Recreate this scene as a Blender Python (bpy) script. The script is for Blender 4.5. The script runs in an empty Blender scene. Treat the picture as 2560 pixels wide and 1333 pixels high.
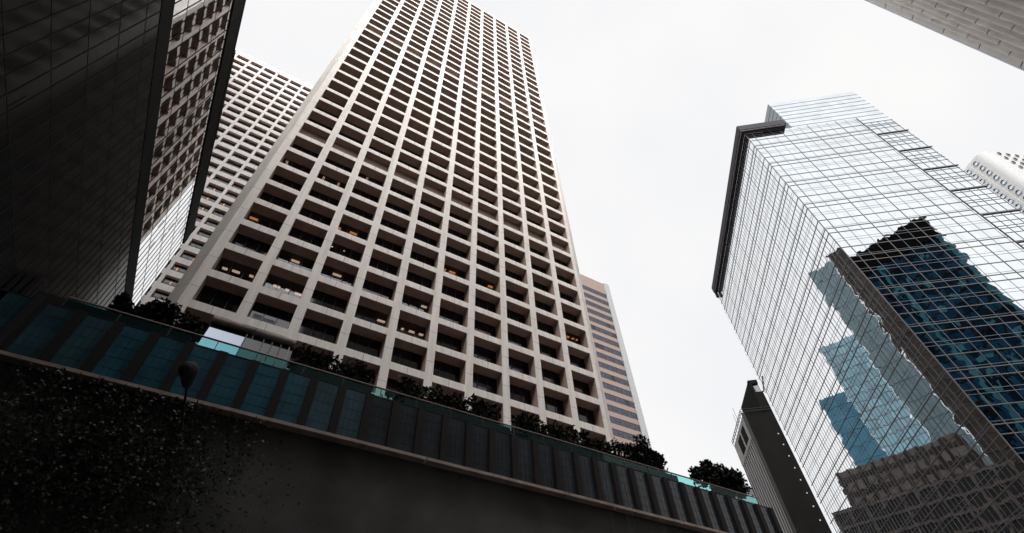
import bpy, bmesh, math, random
from math import radians as R, sin, cos, tan, pi, floor
from mathutils import Vector, Matrix
random.seed(7)
S = bpy.context.scene
COL = S.collection

# ------------------------------------------------------------------ camera
PHI, PITCH, ROLL = .5646, .8655, -.0537
EYE = Vector((0, 0, 1.6))
fwd = Vector((sin(PHI)*cos(PITCH), cos(PHI)*cos(PITCH), sin(PITCH)))
rgt = Vector((cos(PHI), -sin(PHI), 0)); up = rgt.cross(fwd)
rr = rgt*cos(ROLL)+up*sin(ROLL); uu = up*cos(ROLL)-rgt*sin(ROLL)
cam_data = bpy.data.cameras.new("camera"); cam = bpy.data.objects.new("camera", cam_data); COL.objects.link(cam)
m = Matrix.Identity(4)
for i in range(3):
    m[i][0], m[i][1], m[i][2], m[i][3] = rr[i], uu[i], -fwd[i], EYE[i]
cam.matrix_world = m
cam_data.sensor_width = 36; cam_data.lens = 36*1273.06/2560
cam_data.clip_start = .1; cam_data.clip_end = 5000
S.camera = cam

# ------------------------------------------------------------------ sky, sun, exposure
SUN_AZ, SUN_EL = 222, 56
SKY_LOW, SKY_GAIN = 1.025, 3.2
w = bpy.data.worlds.new("World"); S.world = w; w.use_nodes = True
nt = w.node_tree; nt.nodes.clear()
def N(t, typ, **k):
    n = t.nodes.new(typ)
    for a, b in k.items(): setattr(n, a, b)
    return n
out = N(nt, 'ShaderNodeOutputWorld'); bg = N(nt, 'ShaderNodeBackground'); bg.inputs[1].default_value = .1
nt.links.new(bg.outputs[0], out.inputs[0])
sky = N(nt, 'ShaderNodeTexSky', sky_type='NISHITA', sun_disc=False); sky.sun_elevation = R(SUN_EL); sky.sun_rotation = R(SUN_AZ)
tc = N(nt, 'ShaderNodeTexCoord')
sep = N(nt, 'ShaderNodeSeparateXYZ'); nt.links.new(tc.outputs['Generated'], sep.inputs[0])
# the cloud deck is brighter in the south-west, where the sun stands behind it
mr = N(nt, 'ShaderNodeMapRange', interpolation_type='SMOOTHSTEP')
mr.inputs['From Min'].default_value = -.05; mr.inputs['From Max'].default_value = .55
mr.inputs['To Min'].default_value = 1; mr.inputs['To Max'].default_value = 1+SKY_GAIN
gd = N(nt, 'ShaderNodeVectorMath', operation='DOT_PRODUCT'); gd.inputs[1].default_value = (sin(R(227)), cos(R(227)), 0)
nt.links.new(tc.outputs['Generated'], gd.inputs[0]); nt.links.new(gd.outputs['Value'], mr.inputs['Value'])
nz = N(nt, 'ShaderNodeTexNoise'); nz.inputs['Scale'].default_value = 1.7; nz.inputs['Detail'].default_value = 5
nt.links.new(tc.outputs['Generated'], nz.inputs[0])
nr = N(nt, 'ShaderNodeValToRGB')
nr.color_ramp.elements[0].position = .3; nr.color_ramp.elements[0].color = (.89, .9, .925, 1)
nr.color_ramp.elements[1].position = .62; nr.color_ramp.elements[1].color = (1.0, .985, .965, 1)
nt.links.new(nz.outputs[0], nr.inputs[0])
ml = N(nt, 'ShaderNodeVectorMath', operation='SCALE'); nt.links.new(nr.outputs[0], ml.inputs[0])
m2 = N(nt, 'ShaderNodeMath', operation='MULTIPLY'); m2.inputs[1].default_value = SKY_LOW*10; nt.links.new(mr.outputs[0], m2.inputs[0])
nt.links.new(m2.outputs[0], ml.inputs['Scale'])
mx = N(nt, 'ShaderNodeMix', data_type='RGBA'); mx.inputs[0].default_value = .97
nt.links.new(sky.outputs[0], mx.inputs[6]); nt.links.new(ml.outputs[0], mx.inputs[7])
nt.links.new(mx.outputs[2], bg.inputs[0])

sl = bpy.data.lights.new("sun", 'SUN'); sl.energy = 1.1; sl.angle = R(30); sl.color = (1, .97, .93)
so = bpy.data.objects.new("sun", sl); COL.objects.link(so)
sd = Vector((sin(R(SUN_AZ))*cos(R(SUN_EL)), cos(R(SUN_AZ))*cos(R(SUN_EL)), sin(R(SUN_EL))))
so.rotation_euler = sd.to_track_quat('Z', 'Y').to_euler(); so.location = (0, 0, 400)
S.view_settings.view_transform = 'Standard'; S.view_settings.look = 'None'
S.view_settings.exposure = 0; S.view_settings.gamma = 1; S.view_settings.use_curve_mapping = False
S.render.engine = 'CYCLES'
S.cycles.max_bounces = 8; S.cycles.diffuse_bounces = 4; S.cycles.glossy_bounces = 5; S.cycles.volume_bounces = 1
S.cycles.caustics_reflective = False; S.cycles.caustics_refractive = False

# ------------------------------------------------------------------ materials
def mat(name):
    M = bpy.data.materials.new(name); M.use_nodes = True
    return M, M.node_tree, M.node_tree.nodes['Principled BSDF']
def plain(name, c, rough=.6, metal=0, spec=.5, emit=None, noise=0, nscale=2., bump=0):
    M, t, b = mat(name)
    b.inputs['Base Color'].default_value = (*c, 1); b.inputs['Roughness'].default_value = rough
    b.inputs['Metallic'].default_value = metal; b.inputs['Specular IOR Level'].default_value = spec
    if emit:
        b.inputs['Emission Color'].default_value = (*emit[0], 1); b.inputs['Emission Strength'].default_value = emit[1]
    if noise or bump:
        tcn = N(t, 'ShaderNodeTexCoord'); n = N(t, 'ShaderNodeTexNoise'); n.inputs['Scale'].default_value = nscale; n.inputs['Detail'].default_value = 6
        t.links.new(tcn.outputs['Object'], n.inputs[0])
        if noise:
            r = N(t, 'ShaderNodeMapRange'); r.inputs['From Min'].default_value = .3; r.inputs['From Max'].default_value = .7
            r.inputs['To Min'].default_value = 1-noise; r.inputs['To Max'].default_value = 1+noise*.5
            t.links.new(n.outputs[0], r.inputs[0])
            v = N(t, 'ShaderNodeVectorMath', operation='SCALE'); v.inputs[0].default_value = c
            t.links.new(r.outputs[0], v.inputs['Scale']); t.links.new(v.outputs[0], b.inputs['Base Color'])
        if bump:
            bp = N(t, 'ShaderNodeBump'); bp.inputs['Strength'].default_value = bump; bp.inputs['Distance'].default_value = .05
            t.links.new(n.outputs[0], bp.inputs['Height']); t.links.new(bp.outputs[0], b.inputs['Normal'])
    return M

def math_(t, op, a, b=None, clamp=False):
    n = N(t, 'ShaderNodeMath', operation=op, use_clamp=clamp)
    for i, x in enumerate((a, b)):
        if x is None: continue
        if isinstance(x, (int, float)): n.inputs[i].default_value = x
        else: t.links.new(x, n.inputs[i])
    return n.outputs[0]

def concrete(name, c, z0, H, x0, P, halfw=.022):
    """cast stone cladding: stains, streaks running down, open joints at pier mid-height and beam mid-span"""
    M, t, b = mat(name); b.inputs['Roughness'].default_value = .75; b.inputs['Specular IOR Level'].default_value = .3
    tcn = N(t, 'ShaderNodeTexCoord'); s = N(t, 'ShaderNodeSeparateXYZ'); t.links.new(tcn.outputs['Object'], s.inputs[0])
    g = N(t, 'ShaderNodeNewGeometry'); gs = N(t, 'ShaderNodeSeparateXYZ'); t.links.new(g.outputs['Normal'], gs.inputs[0])
    nup = math_(t, 'LESS_THAN', math_(t, 'ABSOLUTE', gs.outputs[2]), .5)
    front = math_(t, 'GREATER_THAN', math_(t, 'ABSOLUTE', gs.outputs[1]), .8)
    def joint(co, off, per):
        f = math_(t, 'FRACT', math_(t, 'DIVIDE', math_(t, 'SUBTRACT', co, off), per))
        d = math_(t, 'ABSOLUTE', math_(t, 'SUBTRACT', f, .5))
        return math_(t, 'LESS_THAN', d, halfw/per)
    jz = math_(t, 'MULTIPLY', joint(s.outputs[2], z0+H/2, H), nup)
    jx = math_(t, 'MULTIPLY', joint(s.outputs[0], x0+P/2, P), front)
    j = math_(t, 'MAXIMUM', jz, jx)
    mp = N(t, 'ShaderNodeMapping'); mp.inputs['Scale'].default_value = (1.6, 1.6, .16); t.links.new(tcn.outputs['Object'], mp.inputs[0])
    n1 = N(t, 'ShaderNodeTexNoise'); n1.inputs['Scale'].default_value = 1.2; n1.inputs['Detail'].default_value = 8; t.links.new(mp.outputs[0], n1.inputs[0])
    n2 = N(t, 'ShaderNodeTexNoise'); n2.inputs['Scale'].default_value = 6; n2.inputs['Detail'].default_value = 8; t.links.new(tcn.outputs['Object'], n2.inputs[0])
    k = math_(t, 'ADD', math_(t, 'MULTIPLY', n1.outputs[0], .56), math_(t, 'MULTIPLY', n2.outputs[0], .22))
    k = math_(t, 'ADD', k, .63)
    k = math_(t, 'MULTIPLY', k, math_(t, 'SUBTRACT', 1, math_(t, 'MULTIPLY', j, .62)))
    v = N(t, 'ShaderNodeVectorMath', operation='SCALE'); v.inputs[0].default_value = c; t.links.new(k, v.inputs['Scale'])
    t.links.new(v.outputs[0], b.inputs['Base Color'])
    bp = N(t, 'ShaderNodeBump'); bp.inputs['Strength'].default_value = .25; bp.inputs['Distance'].default_value = .03
    t.links.new(n2.outputs[0], bp.inputs['Height']); t.links.new(bp.outputs[0], b.inputs['Normal'])
    return M

def mirror_glass(name, c, dirU, pu, pz, z0=0, wob=.03, var=.1, rough=.015, wscale=.35, tint=None):
    """coated curtain wall glass; each pane sits a hair out of true, so reflections break at the joints"""
    M, t, b = mat(name); b.inputs['Metallic'].default_value = 1; b.inputs['Roughness'].default_value = rough
    g = N(t, 'ShaderNodeNewGeometry'); s = N(t, 'ShaderNodeSeparateXYZ'); t.links.new(g.outputs['Position'], s.inputs[0])
    u = math_(t, 'ADD', math_(t, 'MULTIPLY', s.outputs[0], dirU[0]), math_(t, 'MULTIPLY', s.outputs[1], dirU[1]))
    cu = math_(t, 'FLOOR', math_(t, 'DIVIDE', u, pu)); cz = math_(t, 'FLOOR', math_(t, 'DIVIDE', math_(t, 'SUBTRACT', s.outputs[2], z0), pz))
    cb = N(t, 'ShaderNodeCombineXYZ'); t.links.new(cu, cb.inputs[0]); t.links.new(cz, cb.inputs[1])
    wn = N(t, 'ShaderNodeTexWhiteNoise', noise_dimensions='2D'); t.links.new(cb.outputs[0], wn.inputs[0])
    r = N(t, 'ShaderNodeMapRange'); r.inputs['To Min'].default_value = 1-var; r.inputs['To Max'].default_value = 1
    t.links.new(wn.outputs['Value'], r.inputs[0])
    v = N(t, 'ShaderNodeVectorMath', operation='SCALE'); v.inputs[0].default_value = c; t.links.new(r.outputs[0], v.inputs['Scale'])
    t.links.new(v.outputs[0], b.inputs['Base Color'])
    # pane tilt + gentle waviness
    a = N(t, 'ShaderNodeVectorMath', operation='SUBTRACT'); t.links.new(wn.outputs['Color'], a.inputs[0]); a.inputs[1].default_value = (.5, .5, .5)
    a1 = N(t, 'ShaderNodeVectorMath', operation='SCALE'); t.links.new(a.outputs[0], a1.inputs[0]); a1.inputs['Scale'].default_value = wob*.28
    off = N(t, 'ShaderNodeVectorMath', operation='ADD'); t.links.new(g.outputs['Position'], off.inputs[0])
    o2 = N(t, 'ShaderNodeVectorMath', operation='SCALE'); t.links.new(wn.outputs['Color'], o2.inputs[0]); o2.inputs['Scale'].default_value = 37
    t.links.new(o2.outputs[0], off.inputs[1])
    n = N(t, 'ShaderNodeTexNoise'); n.inputs['Scale'].default_value = wscale; n.inputs['Detail'].default_value = 1; t.links.new(off.outputs[0], n.inputs[0])
    c1 = N(t, 'ShaderNodeVectorMath', operation='SUBTRACT'); t.links.new(n.outputs['Color'], c1.inputs[0]); c1.inputs[1].default_value = (.5, .5, .5)
    c2 = N(t, 'ShaderNodeVectorMath', operation='SCALE'); t.links.new(c1.outputs[0], c2.inputs[0]); c2.inputs['Scale'].default_value = wob
    s1 = N(t, 'ShaderNodeVectorMath', operation='ADD'); t.links.new(a1.outputs[0], s1.inputs[0]); t.links.new(c2.outputs[0], s1.inputs[1])
    s2 = N(t, 'ShaderNodeVectorMath', operation='ADD'); t.links.new(s1.outputs[0], s2.inputs[0]); t.links.new(g.outputs['Normal'], s2.inputs[1])
    nn = N(t, 'ShaderNodeVectorMath', operation='NORMALIZE'); t.links.new(s2.outputs[0], nn.inputs[0]); t.links.new(nn.outputs[0], b.inputs['Normal'])
    return M

MAIN_Z, MAIN_H, MAIN_X, MAIN_P, MAIN_W, MAIN_O = 35.2764, 3.8, -7.2155, 4.2665, 3.4189, 2.9641
M_conc = concrete('main_concrete', (.74, .69, .64), MAIN_Z-MAIN_O/2, MAIN_H, MAIN_X+MAIN_W/2, MAIN_P)
M_conc2 = concrete('rear_concrete', (.62, .59, .565), 171.69-1.12, 3.8, -43.5+1.74, 4.14, .012)
M_mech = plain('mech_panel', (.17, .115, .09), .8)
M_reveal2 = plain('rear_reveal', (.72, .57, .5), .8, noise=.1)
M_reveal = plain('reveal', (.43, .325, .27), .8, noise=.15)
M_louvre = plain('louvre', (.42, .33, .28), .7)
M_dglass = plain('dark_glass', (.01, .0105, .013), .06, spec=.35)
M_frame = plain('window_frame', (.012, .011, .011), .5)
M_room = plain('room', (.035, .03, .028), .9)
M_warm = plain('warm_lamp', (.8, .6, .4), .5, emit=((1, .7, .48), .42))
M_orange = plain('orange_lamp', (.8, .4, .1), .5, emit=((1, .36, .1), .4))
M_white = plain('white_lamp', (.9, .9, .8), .5, emit=((1, .9, .78), .7))
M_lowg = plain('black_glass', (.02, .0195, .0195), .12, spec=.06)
M_skyrefl = plain('painted_sky_reflection', (.2, .21, .27), .6)
M_mull3 = plain('pale_bar', (.32, .33, .36), .5)
M_mull = plain('mullion', (.085, .08, .079), .45, spec=.3)
M_mull2 = plain('thin_mullion', (.12, .13, .155), .5, spec=.3)
M_black = plain('black_cladding', (.016, .0155, .015), .7, spec=.05, noise=.2, nscale=.5)
M_cornice = plain('cornice', (.03, .028, .034), .6, spec=.12)
M_trim = plain('trim_line', (.3, .29, .3), .5)
M_brown = plain('brown_stone', (.2, .145, .122), .75, noise=.12, nscale=.8)
M_whitewall = plain('white_wall', (.4, .4, .4), .7, noise=.05, nscale=.4)
M_edge = plain('white_fin', (.25, .25, .255), .7, noise=.06, nscale=.2)
M_bglass = plain('blue_glass', (.03, .036, .055), .08, metal=.1)
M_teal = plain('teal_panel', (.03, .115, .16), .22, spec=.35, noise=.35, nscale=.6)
M_tealdim = plain('teal_panel_dim_reflect', (.026, .035, .046), .22, spec=.3, noise=.3, nscale=.6)
M_tealmid = plain('teal_panel_mid_reflect', (.04, .09, .118), .22, spec=.35, noise=.3, nscale=.6)
M_shrub = plain('shrub_leaf', (.014, .018, .012), .55, spec=.1, noise=.4, nscale=1.2)
M_fin = plain('dark_fin', (.026, .024, .0235), .7, spec=.08)
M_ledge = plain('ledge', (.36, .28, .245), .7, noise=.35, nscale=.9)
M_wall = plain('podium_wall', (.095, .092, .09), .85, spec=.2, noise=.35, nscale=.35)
M_rail = plain('handrail', (.2, .15, .12), .5)
M_leaf = plain('leaf', (.06, .063, .052), .4, spec=.25, noise=.4, nscale=1.2)
M_leaf2 = plain('leaf_young', (.19, .19, .14), .45, spec=.4)
M_bark = plain('bark', (.04, .03, .025), .9)
M_iron = plain('iron', (.035, .032, .032), .5, spec=.4)
M_flower = plain('flower', (.4, .16, .08), .6)
M_asph = plain('asphalt', (.05, .05, .05), .9, noise=.25, nscale=3)
M_pave = plain('paving', (.2, .19, .18), .85, noise=.2, nscale=2)
M_paint = plain('road_paint', (.7, .7, .68), .7)
M_pier = plain('stone_pier', (.9, .87, .845), .75, noise=.14, nscale=.5, bump=.2)
M_pierglass = plain('pale_glass', (.55, .62, .72), .1, metal=.3)
M_grey = plain('grey_block', (.1, .1, .13), .7)
M_stone = plain('polished_stone', (.06, .06, .065), .2, spec=.5, noise=.5, nscale=.35)
M_louvW = plain('louvre_blade', (.4, .39, .4), .6)
# clear glass for balustrade / lit windows
def clear(name, c, fac):
    M, t, b = mat(name); o = t.nodes['Material Output']
    tr = N(t, 'ShaderNodeBsdfTransparent'); tr.inputs[0].default_value = (*c, 1)
    gl = N(t, 'ShaderNodeBsdfGlossy'); gl.inputs['Roughness'].default_value = .03; gl.inputs[0].default_value = (.9, .95, 1, 1)
    mxs = N(t, 'ShaderNodeMixShader'); mxs.inputs[0].default_value = fac
    t.links.new(tr.outputs[0], mxs.inputs[1]); t.links.new(gl.outputs[0], mxs.inputs[2]); t.links.new(mxs.outputs[0], o.inputs[0])
    return M
M_clear = clear('clear_pane', (.92, .95, .97), .06)
M_balu = clear('balustrade_glass', (.56, .86, .85), .015)

# ------------------------------------------------------------------ mesh helpers
class MB:
    def __init__(s): s.v = []; s.f = []; s.m = []
    def quad(s, a, b, c, d, m=0):
        i = len(s.v); s.v += [tuple(a), tuple(b), tuple(c), tuple(d)]; s.f.append((i, i+1, i+2, i+3)); s.m.append(m)
    def poly(s, pts, m=0):
        i = len(s.v); s.v += [tuple(p) for p in pts]; s.f.append(tuple(range(i, i+len(pts)))); s.m.append(m)
    def box(s, x0, x1, y0, y1, z0, z1, m=0, T=None):
        P = [(x, y, z) for z in (z0, z1) for x, y in ((x0, y0), (x1, y0), (x1, y1), (x0, y1))]
        if T: P = [T(*p) for p in P]
        i = len(s.v); s.v += [tuple(p) for p in P]
        for f in ((3, 2, 1, 0), (4, 5, 6, 7), (0, 1, 5, 4), (1, 2, 6, 5), (2, 3, 7, 6), (3, 0, 4, 7)):
            s.f.append(tuple(i+k for k in f)); s.m.append(m)
    def prism(s, pts, z0, z1, m=0, cap=True):
        n = len(pts); i = len(s.v)
        s.v += [(p[0], p[1], z0) for p in pts]+[(p[0], p[1], z1) for p in pts]
        for k in range(n):
            q = (k+1) % n; s.f.append((i+k, i+q, i+n+q, i+n+k)); s.m.append(m)
        if cap:
            s.f.append(tuple(range(i+n, i+2*n))); s.m.append(m)
            s.f.append(tuple(range(i+n-1, i-1, -1))); s.m.append(m)
    def tube(s, a, b, r0, r1=None, n=10, m=0, cap=True):
        r1 = r0 if r1 is None else r1
        a = Vector(a); b = Vector(b); d = (b-a).normalized()
        x = d.orthogonal().normalized(); y = d.cross(x); i = len(s.v)
        for c, r in ((a, r0), (b, r1)):
            for k in range(n):
                s.v.append(tuple(c+x*r*cos(2*pi*k/n)+y*r*sin(2*pi*k/n)))
        for k in range(n):
            q = (k+1) % n; s.f.append((i+k, i+q, i+n+q, i+n+k)); s.m.append(m)
        if cap:
            s.f.append(tuple(range(i+n, i+2*n))); s.m.append(m)
            s.f.append(tuple(range(i+n-1, i-1, -1))); s.m.append(m)
    def lathe(s, c, prof, n=20, m=0):
        i = len(s.v)
        for r, z in prof:
            for k in range(n):
                s.v.append((c[0]+r*cos(2*pi*k/n), c[1]+r*sin(2*pi*k/n), c[2]+z))
        for j in range(len(prof)-1):
            for k in range(n):
                q = (k+1) % n; s.f.append((i+j*n+k, i+j*n+q, i+(j+1)*n+q, i+(j+1)*n+k)); s.m.append(m)
    def mesh(s, name, mats):
        me = bpy.data.meshes.new(name); me.from_pydata(s.v, [], s.f)
        for x in (mats if isinstance(mats, (list, tuple)) else [mats]): me.materials.append(x)
        me.polygons.foreach_set('material_index', s.m); me.update()
        return me
    def obj(s, name, mats, parent=None, smooth=False, kind=None, label=None):
        me = s.mesh(name, mats)
        if smooth: me.polygons.foreach_set('use_smooth', [True]*len(me.polygons))
        return link(name, me, parent, kind, label)
def link(name, me, parent=None, kind=None, label=None, loc=None):
    o = bpy.data.objects.new(name, me); COL.objects.link(o)
    if parent is not None:
        o.parent = parent; o.matrix_parent_inverse = Matrix.Identity(4)
        base = root_of(parent)
        o.location = (Vector(loc) if loc else Vector((0, 0, 0))) - world_loc(parent)
    elif loc: o.location = loc
    if kind: o['kind'] = kind
    if label: o['label'] = label
    return o
def world_loc(o):
    v = Vector((0, 0, 0))
    while o is not None: v += o.location; o = o.parent
    return v
def root_of(o):
    while o.parent: o = o.parent
    return o
def thing(name, label, cat, loc, group=None):
    o = bpy.data.objects.new(name, None); COL.objects.link(o); o.location = loc; o.empty_display_size = .5
    o['label'] = label; o['category'] = cat
    if group: o['group'] = group
    return o
def structure(o): o['kind'] = 'structure'; return o

def fmap(org, az):
    """local frame: u along azimuth az, d pushed inward (to the left of u is outside), z up"""
    a = R(az); U = (sin(a), cos(a)); D = (U[1]*1.0, -U[0])
    return U, D

# grid facade: P(u, d, z), d = depth inward
def grid_face(mb, P, u_lo, u_hi, z_lo, z_hi, us, w, zs, h, depth, mrev=1):
    us = sorted(us); zs = sorted(zs)
    def q(u0, u1, z0, z1): mb.quad(P(u0, 0, z0), P(u1, 0, z0), P(u1, 0, z1), P(u0, 0, z1))
    e = [u_lo]+[x for u in us for x in (u, u+w)]+[u_hi]
    for i in range(0, len(e), 2): q(e[i], e[i+1], z_lo, z_hi)
    for u in us:
        f = [z_lo]+[x for z in zs for x in (z-h, z)]+[z_hi]
        for i in range(0, len(f), 2): q(u, u+w, f[i], f[i+1])
        for z in zs:
            a, b, c, d = u, u+w, z-h, z
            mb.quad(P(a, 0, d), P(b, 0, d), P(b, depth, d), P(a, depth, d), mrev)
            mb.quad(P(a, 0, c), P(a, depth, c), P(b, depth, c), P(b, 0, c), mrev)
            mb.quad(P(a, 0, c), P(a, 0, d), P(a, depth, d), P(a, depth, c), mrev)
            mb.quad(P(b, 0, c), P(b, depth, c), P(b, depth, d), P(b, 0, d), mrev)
def window_mb(mb, P, u, z, w, h, depth, glass=0, frame=1, bars=2):
    """dark pane with frame bars, set at the back of the opening whose top-left is (u, z)"""
    d = depth-.002
    mb.quad(P(u, d, z-h), P(u+w, d, z-h), P(u+w, d, z), P(u, d, z), glass)
    T = lambda a, b, c: P(a, b, c)
    for k in range(1, bars+1):
        x = u+w*k/(bars+1); mb.box(x-.03, x+.03, d-.06, d-.002, z-h+.002, z-.002, frame, T)
    mb.box(u+.002, u+w-.002, d-.05, d-.003, z-h+.85, z-h+.91, frame, T)

# ------------------------------------------------------------------ ground
g = MB(); g.quad((-900, -900, 0), (1100, -900, 0), (1100, 1100, 0), (-900, 1100, 0)); structure(g.obj('ground', M_pave))
g = MB(); g.quad((-900, -7, .004), (1100, -7, .004), (1100, 8, .004), (-900, 8, .004)); structure(g.obj('road', M_asph))
g = MB()
for x in range(-60, 120, 6): g.box(x, x+3, .45, .57, .006, .01)
structure(g.obj('road_marking', M_paint))
g = MB(); g.box(-900, 1100, 8, 8.15, 0, .14); g.box(-900, 1100, -7.15, -7, 0, .14); structure(g.obj('kerb', M_pave))

# ------------------------------------------------------------------ main concrete tower
Y0 = 37.47; TOP = 173.7; DEP = 1.3
main = thing('office_tower', 'tall pale concrete tower with a deep square grid of windows, centre of the photo', 'building', (14, 60, 0))
fb = MB()
PF = lambda u, d, z: (u, Y0+d, z)
XL = -8.97; YL0, YL1 = 38.43, 81.9
PL = lambda u, d, z: (XL+d, u, z)
us = [MAIN_X+MAIN_P*i for i in range(10)]
zs = [MAIN_Z+MAIN_H*j for j in range(-4, 37)]
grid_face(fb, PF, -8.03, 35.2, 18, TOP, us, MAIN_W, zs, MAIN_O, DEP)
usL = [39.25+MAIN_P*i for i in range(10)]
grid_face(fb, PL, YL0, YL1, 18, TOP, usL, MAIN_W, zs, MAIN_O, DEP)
fb.quad((XL, YL0, 18), (-8.03, Y0, 18), (-8.03, Y0, TOP), (XL, YL0, TOP))
fb.quad((35.2, Y0, 18), (36.2, 38.0, 18), (36.2, 38.0, TOP), (35.2, Y0, TOP))
fb.quad((36.2, 38.0, 0), (36.2, YL1, 0), (36.2, YL1, TOP), (36.2, 38.0, TOP))
fb.quad((36.2, YL1, 0), (XL, YL1, 0), (XL, YL1, TOP), (36.2, YL1, TOP))
fb.poly([(-8.03, Y0, TOP), (35.2, Y0, TOP), (36.2, 38, TOP), (36.2, YL1, TOP), (XL, YL1, TOP), (XL, YL0, TOP)])
fb.box(-8.0, 35.1, Y0+.05, Y0+1, 0, 17.99); fb.box(XL+.05, XL+1, YL0, YL1, 0, 17.99)
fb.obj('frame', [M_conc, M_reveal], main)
MECH = {8: M_reveal, 20: M_louvre}
LIT = {(0, 1): [(-5.65, 38.5, 'w', .9), (-7.0+.4, 38.42, 'w', .6), (-4.3, 38.6, 'w', .5), (-4.9+1.6, 38.66, 'w', .5)],
       (1, 1): [(-1.9, 38.4, 'w', .8), (.2, 38.36, 'w', 1.0), (-.9, 38.4, 'w', .5)],
       (1, 2): [(-1.3, 42.5, 'w', 1.1)], (2, 2): [(3.0, 42.68, 'w', 1.2)],
       (2, 4): [(1.4, 50.1, 'o', .9), (3.2, 50.2, 'o', 1.1)], (0, 3): [(-6.7, 46.4, 'o', 1.1)],
       (4, 1): [(10.95, 38.4, 'w', .35), (12.0, 38.45, 'w', .9), (13.1, 38.5, 'w', .8)], (3, 1): [(8.6, 38.5, 'w', 1.1)],
       (4, 2): [(13.0, 42.65, 'w', 1.0)], (5, 4): [(15.0, 50.15, 'o', .3), (16.0, 50.2, 'o', 1.1)],
       (6, 4): [(21.5, 50.35, 'o', 1.0)], (9, 3): [(33.0, 46.5, 'o', .7), (33.9, 46.55, 'o', .5), (34.5, 46.6, 'o', .3)],
       (2, 3): [(1.53, 46.62, 'p', .12), (2.87, 46.7, 'p', .12), (4.1, 46.9, 'p', .12)]}
PENDANT = {(0, 6): [-6.9, -6.75], (1, 6): [-2.4, -2.25, -.5, -.38], (2, 7): [2.5, 2.65]}
PALE = {(0, 2), (1, 1), (0, 3), (1, 0), (7, 1), (7, 2), (6, 1), (8, 4), (6, 0)}
wm = MB(); window_mb(wm, PF, 0, 0, MAIN_W, MAIN_O, DEP); wmesh = wm.mesh('window', [M_dglass, M_frame])
wp = MB(); window_mb(wp, PF, 0, 0, MAIN_W, MAIN_O, DEP)
wp.box(.35, 1.05, Y0+DEP-.05, Y0+DEP-.012, -MAIN_O+.95, -MAIN_O+1.6, 2); wp.box(1.2, 2.2, Y0+DEP-.05, Y0+DEP-.012, -MAIN_O+.95, -MAIN_O+1.45, 2)  # blue-grey slabs painted as sky mirrored low in the glass
wpmesh = wp.mesh('window', [M_dglass, M_frame, M_skyrefl])
rest = MB()
for j in range(-4, 37):
    for i in range(10):
        x = us[i]; z = MAIN_Z+MAIN_H*j
        if j in MECH:
            mbk = rest
            if j == 20:
                for k in range(9): rest.box(x+.002, x+MAIN_W-.002, Y0+DEP-.5, Y0+DEP-.1, z-MAIN_O+.05+k*.325, z-MAIN_O+.3+k*.325, 3)
            else:
                rest.quad(PF(x, .9, z-MAIN_O), PF(x+MAIN_W, .9, z-MAIN_O), PF(x+MAIN_W, .9, z), PF(x, .9, z), 2)
            continue
        if (i, j) in LIT or (i, j) in PENDANT:
            b = MB(); d = Y0+DEP
            b.quad((x, d+3, z-MAIN_O), (x+MAIN_W, d+3, z-MAIN_O), (x+MAIN_W, d+3, z), (x, d+3, z), 1)
            for a in (x, x+MAIN_W): b.quad((a, d, z-MAIN_O), (a, d+3, z-MAIN_O), (a, d+3, z), (a, d, z), 1)
            b.quad((x, d, z), (x+MAIN_W, d, z), (x+MAIN_W, d+3, z), (x, d+3, z), 1)
            b.quad((x, d, z-MAIN_O), (x, d+3, z-MAIN_O), (x+MAIN_W, d+3, z-MAIN_O), (x+MAIN_W, d, z-MAIN_O), 1)
            window_mb(b, PF, x, z, MAIN_W, MAIN_O, DEP, 0, 2)
            wo = b.obj('window', [M_clear, M_room, M_frame], main, label='window with ceiling lamps lit inside')
            for (lx, lz, c, L) in LIT.get((i, j), []):
                L *= .75
                lb = MB()
                if c == 'p': lb.lathe((lx, 39.35, lz), [(0.01, -.1), (.1, 0), (.01, .1)], 8)
                else:
                    lz = min(lz, z-.12); lb.box(lx-L/2, lx+L/2, 39.25, 39.5, lz-.05, lz+.05)
                lb.obj('ceiling_lamp', {'w': M_warm, 'o': M_orange, 'p': M_white}[c], wo)
            for lx in PENDANT.get((i, j), []):
                lb = MB(); lb.box(lx, lx+.07, 38.9, 39.9, z-.2, z-.12); lb.obj('ceiling_lamp', M_warm, wo)
            continue
        if -1 <= j <= 8:
            pale = (i, j) in PALE
            link('window', wpmesh if pale else wmesh, main, loc=(x, 0, z), label='window with sky reflection painted as pale patches on the lower pane' if pale else None)
        else: window_mb(rest, PF, x, z, MAIN_W, MAIN_O, DEP)
for j in range(-4, 37):
    for u in usL: window_mb(rest, PL, u, MAIN_Z+MAIN_H*j, MAIN_W, MAIN_O, DEP)
rest.obj('window', [M_dglass, M_frame, M_mech, M_louvre], main, kind='stuff')

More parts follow.
